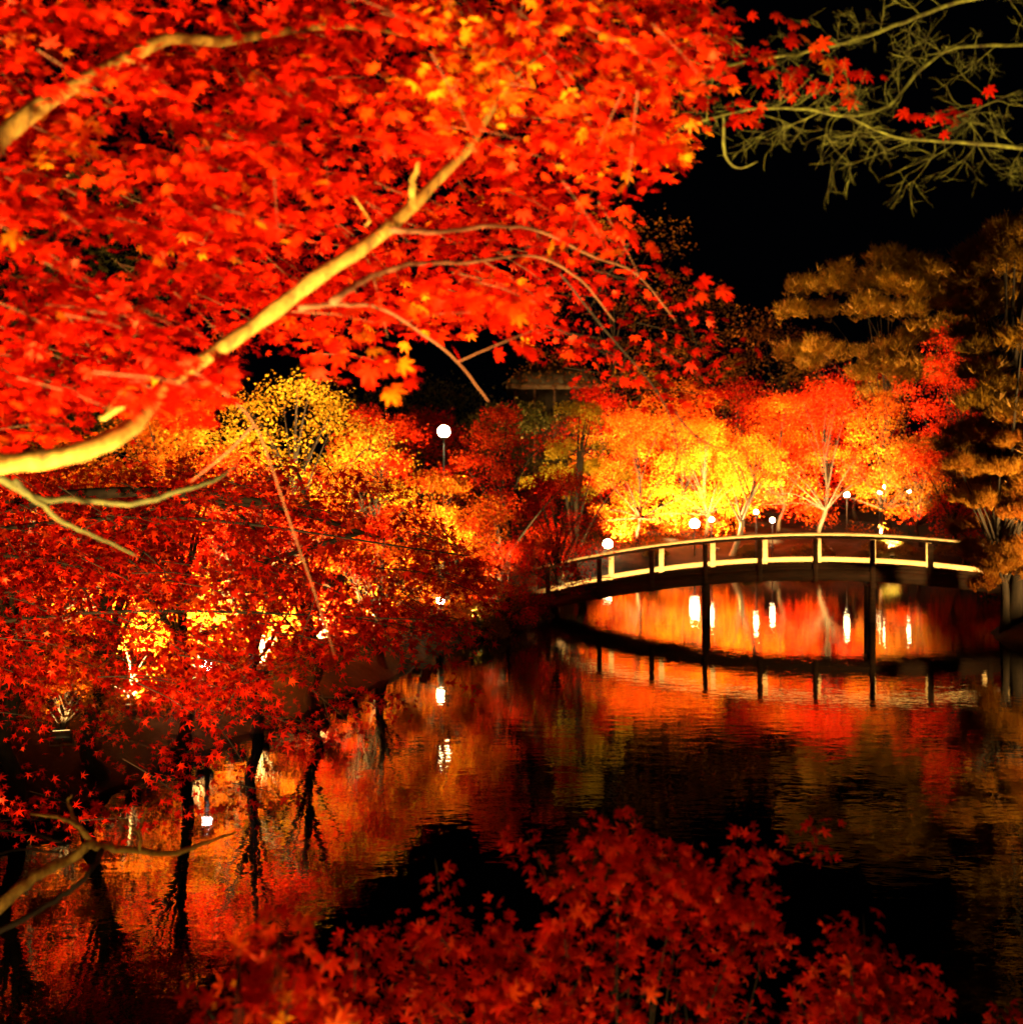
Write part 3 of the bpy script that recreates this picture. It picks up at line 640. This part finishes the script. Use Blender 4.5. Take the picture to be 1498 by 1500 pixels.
def corridor(S_, path, margin, D):
    path = np.asarray(path, float)
    for a, b in zip(path[:-1], path[1:]):
        e = b - a; t = np.clip(((S_[:, :2] - a) @ e) / (e @ e), 0, 1); d = np.linalg.norm(S_[:, :2] - a - t[:, None] * e, axis=1)
        k = (d < margin) & (S_[:, 2] < D); S_[k, 2] = D + rng.random(k.sum()) * (5.3 - D)
corridor(S1, [(310, 518), (400, 456), (470, 402), (540, 356), (597, 308), (645, 258), (690, 212)], 62, 3.85)
corridor(S1, [(0, 683), (90, 668), (205, 618)], 50, 3.4)
corridor(S1, [(0, 203), (45, 165), (90, 135)], 42, 3.6)
corridor(S1, [(160, 100), (200, 78), (250, 56), (320, 60), (385, 50)], 42, 3.8)
corridor(S1, [(600, 345), (720, 330), (790, 338), (860, 372), (930, 400)], 34, 4.2)
corridor(S1, [(500, 430), (600, 388), (690, 384), (780, 375)], 30, 4.1)
S1 = np.concatenate([S1, np.array([(262, 540, 2.7), (250, 560, 2.65), (240, 590, 2.65), (290, 530, 2.8), (230, 560, 2.6), (275, 560, 2.75), (258, 552, 2.75), (285, 540, 2.8), (245, 575, 2.75), (270, 520, 2.8), (120, 120, 2.95), (100, 130, 2.95), (140, 125, 3.0), (705, 195, 3.3), (720, 220, 3.3)])])
front = S1[:, 2] < 3.9
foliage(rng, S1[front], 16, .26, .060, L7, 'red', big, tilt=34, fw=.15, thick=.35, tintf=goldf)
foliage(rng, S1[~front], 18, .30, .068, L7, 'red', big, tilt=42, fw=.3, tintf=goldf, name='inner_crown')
S2 = sprays(rng, [(780, 270), (900, 330), (1000, 420), (1060, 520), (1000, 600), (860, 560), (760, 430)], 90, 4.0, 5.8)
foliage(rng, S2, 7, .34, .06, L7, 'red_deep', big, bark='bark_dark', name='sparse_foliage')
S3 = np.array([(1040, 115, 3.6), (1080, 160, 3.8), (1075, 60, 3.7), (1120, 120, 4.0), (1160, 95, 4.1), (1200, 100, 4.2), (1240, 120, 4.3), (1040, 420, 3.6), (735, 455, 3.2), (740, 505, 3.3), (765, 445, 3.3), (570, 530, 3.1), (545, 545, 3.1), (1370, 180, 4.2), (1435, 155, 4.2), (935, 355, 3.5), (1150, 30, 4.0), (1020, 95, 3.7), (1055, 130, 3.8), (1100, 85, 3.9), (1140, 110, 4.0), (1180, 130, 4.1), (1105, 150, 4.0), (1220, 90, 4.2), (1260, 115, 4.3), (1345, 165, 4.2), (1010, 60, 3.6), (1090, 30, 3.9), (1180, 50, 4.1), (1130, 65, 4.0), (960, 205, 3.0), (940, 225, 3.0), (975, 170, 3.0), (30, 350, 3.0), (50, 365, 3.0)], float)
foliage(rng, S3, 5, .17, .075, L7, 'red', big, fw=.75, tint=.5, name='edge_leaves', draw_twigs=False)

# lichen covered bare branches, top right
zl = ground_z(5.2, 4.2)
lt = empty('lichen_tree', (5.2, 4.4, zl)); tag(lt, 'bare tree with thin lichen covered twigs at the top right', 'tree')
q = smooth_path([(5.2, 4.4, zl - .1, .12), (5.1, 4.5, 3.2, .09), (4.7, 4.6, 4.8, .07), (4.0, 4.7, 6.0, .045), (3.2, 4.8, 6.4, .025)], 6)
MB().tube(q[:, :3], q[:, 3], 12).build('trunk', M['lichen'], lt, True)
rl = random.Random(3)
mbt = MB()
def twigs(mb, p, d, ln, r, lvl):
    n = 5; pts = [p.copy()]
    for i in range(n):
        d = d + np.array([rl.gauss(0, .2), rl.gauss(0, .2), rl.gauss(0, .16)]); d /= np.linalg.norm(d); p = p + d * ln / n; pts.append(p.copy())
    mb.tube(pts, np.linspace(r, r * .45, n + 1), 5, False)
    if lvl > 0:
        for k in range(rl.choice((3, 4, 5))):
            i = rl.randint(1, n); dd = d + np.array([rl.gauss(0, .8), rl.gauss(0, .5), rl.gauss(0, .55)]); dd /= np.linalg.norm(dd)
            twigs(mb, pts[i], dd, ln * rl.uniform(.4, .65), r * .62, lvl - 1)
for pts in ([(1620, -60, 4.6, .014), (1500, -20, 4.5, .010), (1380, 10, 4.4, .009), (1290, 45, 4.3, .008), (1200, 72, 4.2, .007), (1120, 85, 4.1, .006), (1050, 100, 4.0, .004)],
            [(1640, 60, 4.8, .012), (1498, 65, 4.6, .008), (1400, 70, 4.5, .007), (1350, 100, 4.4, .007), (1300, 155, 4.3, .006), (1240, 170, 4.2, .006), (1180, 160, 4.1, .005), (1100, 160, 4.0, .005), (1000, 185, 3.9, .003)],
            [(1640, 225, 4.4, .011), (1498, 217, 4.3, .008), (1400, 208, 4.3, .007), (1310, 200, 4.2, .004), (1240, 170, 4.2, .003)],
            [(1060, 165, 4.0, .005), (1060, 215, 4.0, .006), (1068, 238, 4.0, .004), (1085, 246, 4.0, .003), (1110, 236, 4.0, .002)],
            [(1498, 130, 4.3, .004), (1440, 155, 4.2, .003), (1400, 170, 4.2, .002)]):
    br(pts, 'lichen', root=lt)
    c = pxpath(pts, 3)
    for i in range(1, len(c), 1):
        if c[i, 0] > 3.9: pass
        for rep in range(1 + i % 2):
            d = np.array([rl.gauss(-.4, .8), rl.gauss(0, .5), rl.gauss(0, .6)]); d /= np.linalg.norm(d)
            if pts[0][0] > 1400: twigs(mbt, c[i, :3], d, rl.uniform(.10, .28), .0013, 2)
mbt.build('twig_spray', M['lichen'], lt, True)['kind'] = 'stuff'

# ------------------------------------------------------------------ dark red maple leaning out from the left bank
zm = ground_z(-7.4, 10.5)
mm = empty('shore_maple', (-7.6, 10.5, zm)); tag(mm, 'dark red maple leaning over the water from the left bank, dimly lit', 'maple tree')
q = smooth_path([(-7.6, 10.5, zm - .1, .2), (-7.3, 10.4, 1.9, .16), (-6.6, 10.3, 2.9, .13), (-5.6, 10.2, 3.6, .09), (-4.2, 10.2, 4.0, .06), (-2.6, 10.3, 4.0, .035), (-1.2, 10.4, 3.6, .015)], 6)
MB().tube(q[:, :3], q[:, 3], 12).build('trunk', M['bark_dark'], mm, True)
poly_m = [(-60, 660), (150, 690), (400, 670), (560, 700), (650, 770), (720, 850), (740, 890), (640, 960), (650, 990), (560, 960), (480, 950), (400, 985), (380, 1050), (300, 1045), (230, 1030), (180, 985), (60, 1000), (-60, 990)]
hm = [(150, 880, 30, 18), (110, 700, 40, 14), (560, 800, 60, 40), (440, 905, 26, 16), (190, 940, 14, 12), (303, 975, 9, 9), (650, 875, 26, 22), (480, 700, 50, 20), (60, 800, 14, 14), (270, 860, 14, 10), (420, 800, 26, 20)]
S4 = sprays(rng, poly_m, 820, 7.5, 12.5, hm, .85, 80)
foliage(rng, S4, 17, .55, .10, L5, 'red_deep', mm, bark='bark_dark', twig=.003, tint=.45)
poly_d = [(-60, 985), (380, 1040), (560, 960), (600, 1010), (500, 1090), (420, 1130), (380, 1180), (200, 1200), (-60, 1230)]
S5 = sprays(rng, poly_d, 90, 8.5, 12.5, (), .35, 70)
foliage(rng, S5, 17, .55, .10, L5, 'red_deep', mm, bark='bark_dark', twig=.003, tint=.2, name='low_foliage')  # lower crown tinted darker for the light that misses it
S7 = sprays(rng, [(-60, 700), (420, 720), (500, 800), (520, 880), (430, 950), (200, 975), (-60, 990)], 130, 13.0, 15.8, [(303, 975, 12, 12)], .5, 80)
foliage(rng, S7, 20, .8, .11, L5, 'red_deep', mm, bark='bark_dark', twig=.004, tint=.4, name='outer_foliage')
for k in range(9):
    a = q[rl.randint(8, len(q) - 2)]; t = S4[rl.randint(0, len(S4) - 1)]; e = P(*t); m_ = (a[:3] + e) / 2 + (0, 0, .25)
    p = smooth_path([np.r_[a[:3], .028], np.r_[m_, .016], np.r_[e, .005]], 6); MB().tube(p[:, :3], p[:, 3], 6).build('branch', M['bark_dark'], mm, True)

# ------------------------------------------------------------------ bare branches low at the left
zb = ground_z(-2.9, 4.3)
bl = empty('bare_shrub', (-2.9, 4.3, zb)); tag(bl, 'bare brown branches reaching in from the lower left corner', 'shrub')
br([(-380, 1600, 4.3, .05), (-150, 1450, 4.3, .035), (0, 1330, 4.4, .027), (60, 1278, 4.5, .025), (105, 1255, 4.6, .021), (135, 1238, 4.6, .020), (180, 1245, 4.7, .016), (250, 1250, 4.8, .013), (300, 1235, 4.9, .010), (345, 1220, 5.0, .005)], 'bark', root=bl)
br([(135, 1240, 4.6, .014), (118, 1212, 4.6, .011), (85, 1198, 4.65, .009), (45, 1192, 4.7, .005)], 'bark', root=bl)
br([(125, 1225, 4.6, .010), (100, 1180, 4.7, .007), (105, 1165, 4.7, .004)], 'bark', root=bl)
br([(150, 1245, 4.6, .013), (125, 1285, 4.5, .011), (80, 1320, 4.5, .011), (0, 1365, 4.4, .014), (-150, 1450, 4.3, .02)], 'bark_dark', root=bl)
br([(205, 1246, 4.7, .007), (203, 1220, 4.7, .005), (170, 1195, 4.7, .003), (155, 1180, 4.7, .002)], 'bark', root=bl)
br([(203, 1222, 4.7, .005), (215, 1185, 4.7, .003), (240, 1165, 4.8, .002)], 'bark', root=bl)
br([(90, 1235, 4.7, .006), (40, 1220, 4.7, .005), (-30, 1215, 4.7, .004)], 'bark_dark', root=bl)
br([(90, 1250, 4.8, .006), (30, 1245, 4.8, .005), (-40, 1262, 4.8, .004)], 'bark_dark', root=bl)
S6 = np.array([(130, 1265, 4.5), (145, 1185, 4.6), (300, 1180, 4.9), (60, 1180, 4.8)], float)
foliage(rng, S6, 3, .14, .07, L7, 'red_deep', bl, fw=.5, draw_twigs=False)

# ------------------------------------------------------------------ red bushes along the bottom edge
def front_bush(poly, n, per, D0, D1, base, label, mat='red_deep', leaf=.058, seed=1, spread=.2, tint=.4, extra=()):
    rg = np.random.default_rng(seed); z0 = ground_z(base[0], base[1]); root = empty('red_bush', (base[0], base[1], z0)); tag(root, label, 'bush', 'red bushes along the near bank')
    S_ = sprays(rg, poly, n, D0, D1, (), .3, 60)
    if len(extra): S_ = np.concatenate([S_, np.array(extra, float)])
    foliage(rg, S_, per, spread, leaf, LS, mat, root, tilt=55, fw=.45, dirn=(0, 0, 1), mixd=.55, tint=tint, twig=.0018, bark='bark_dark', name='foliage')
    for k in range(26):
        e = P(*S_[rg.integers(0, len(S_))]); b = np.array((base[0] + rg.normal() * .15, base[1] + rg.normal() * .1, z0 - .03)); m_ = b * .45 + e * .55 + (0, 0, -.15)
        p = smooth_path([np.r_[b, .010], np.r_[m_, .006], np.r_[e, .002]], 5)
        MB().tube(p[:, :3], p[:, 3], 6).build('stem', M['bark_dark'], root, True)
front_bush([(480, 1520), (500, 1410), (560, 1360), (640, 1350), (720, 1370), (810, 1345), (830, 1280), (850, 1235), (930, 1225), (1000, 1235), (1060, 1260), (1110, 1255), (1140, 1310), (1140, 1380), (1080, 1440), (1120, 1520)], 200, 15, 3.3, 4.6, (.25, 3.6),
           'wide dark red bush filling the bottom middle of the photo', seed=5, extra=[(760, 1250, 3.9), (785, 1252, 3.9), (905, 1215, 3.8), (1170, 1240, 4.2), (1200, 1225, 4.2), (1100, 1235, 4.1), (870, 1225, 3.9), (640, 1280, 4.0)])
front_bush([(1170, 1520), (1190, 1430), (1230, 1385), (1290, 1400), (1350, 1430), (1375, 1450), (1330, 1520)], 60, 15, 3.5, 4.5, (1.5, 3.6), 'small dark red bush at the bottom right', seed=6, extra=[(1265, 1360, 3.8), (1245, 1380, 3.8), (1460, 1490, 4.2)])
front_bush([(330, 1520), (345, 1420), (420, 1410), (455, 1460), (490, 1490), (480, 1520)], 26, 12, 2.9, 3.4, (-.75, 2.6), 'brighter red sprig with upright tips at the bottom left of the wide bush', seed=7, mat='red', leaf=.075, tint=.6,
           extra=[(410, 1370, 3.0), (350, 1400, 3.0), (440, 1405, 3.0), (480, 1470, 3.0), (300, 1480, 3.0), (410, 1395, 3.0)])
flood(-2.4, 3.1, ground_z(-2.4, 3.1), (-1.9, 4.6, 2.6), 40, 'small added floodlight brightening the bare branches at the lower left', spot=80)  # added lamp, the branches would otherwise stay unlit
flood(.2, 1.6, ground_z(.2, 1.6), (.0, 3.7, 2.5), 90, 'small floodlight low on the near bank aimed at the red bushes', spot=110)
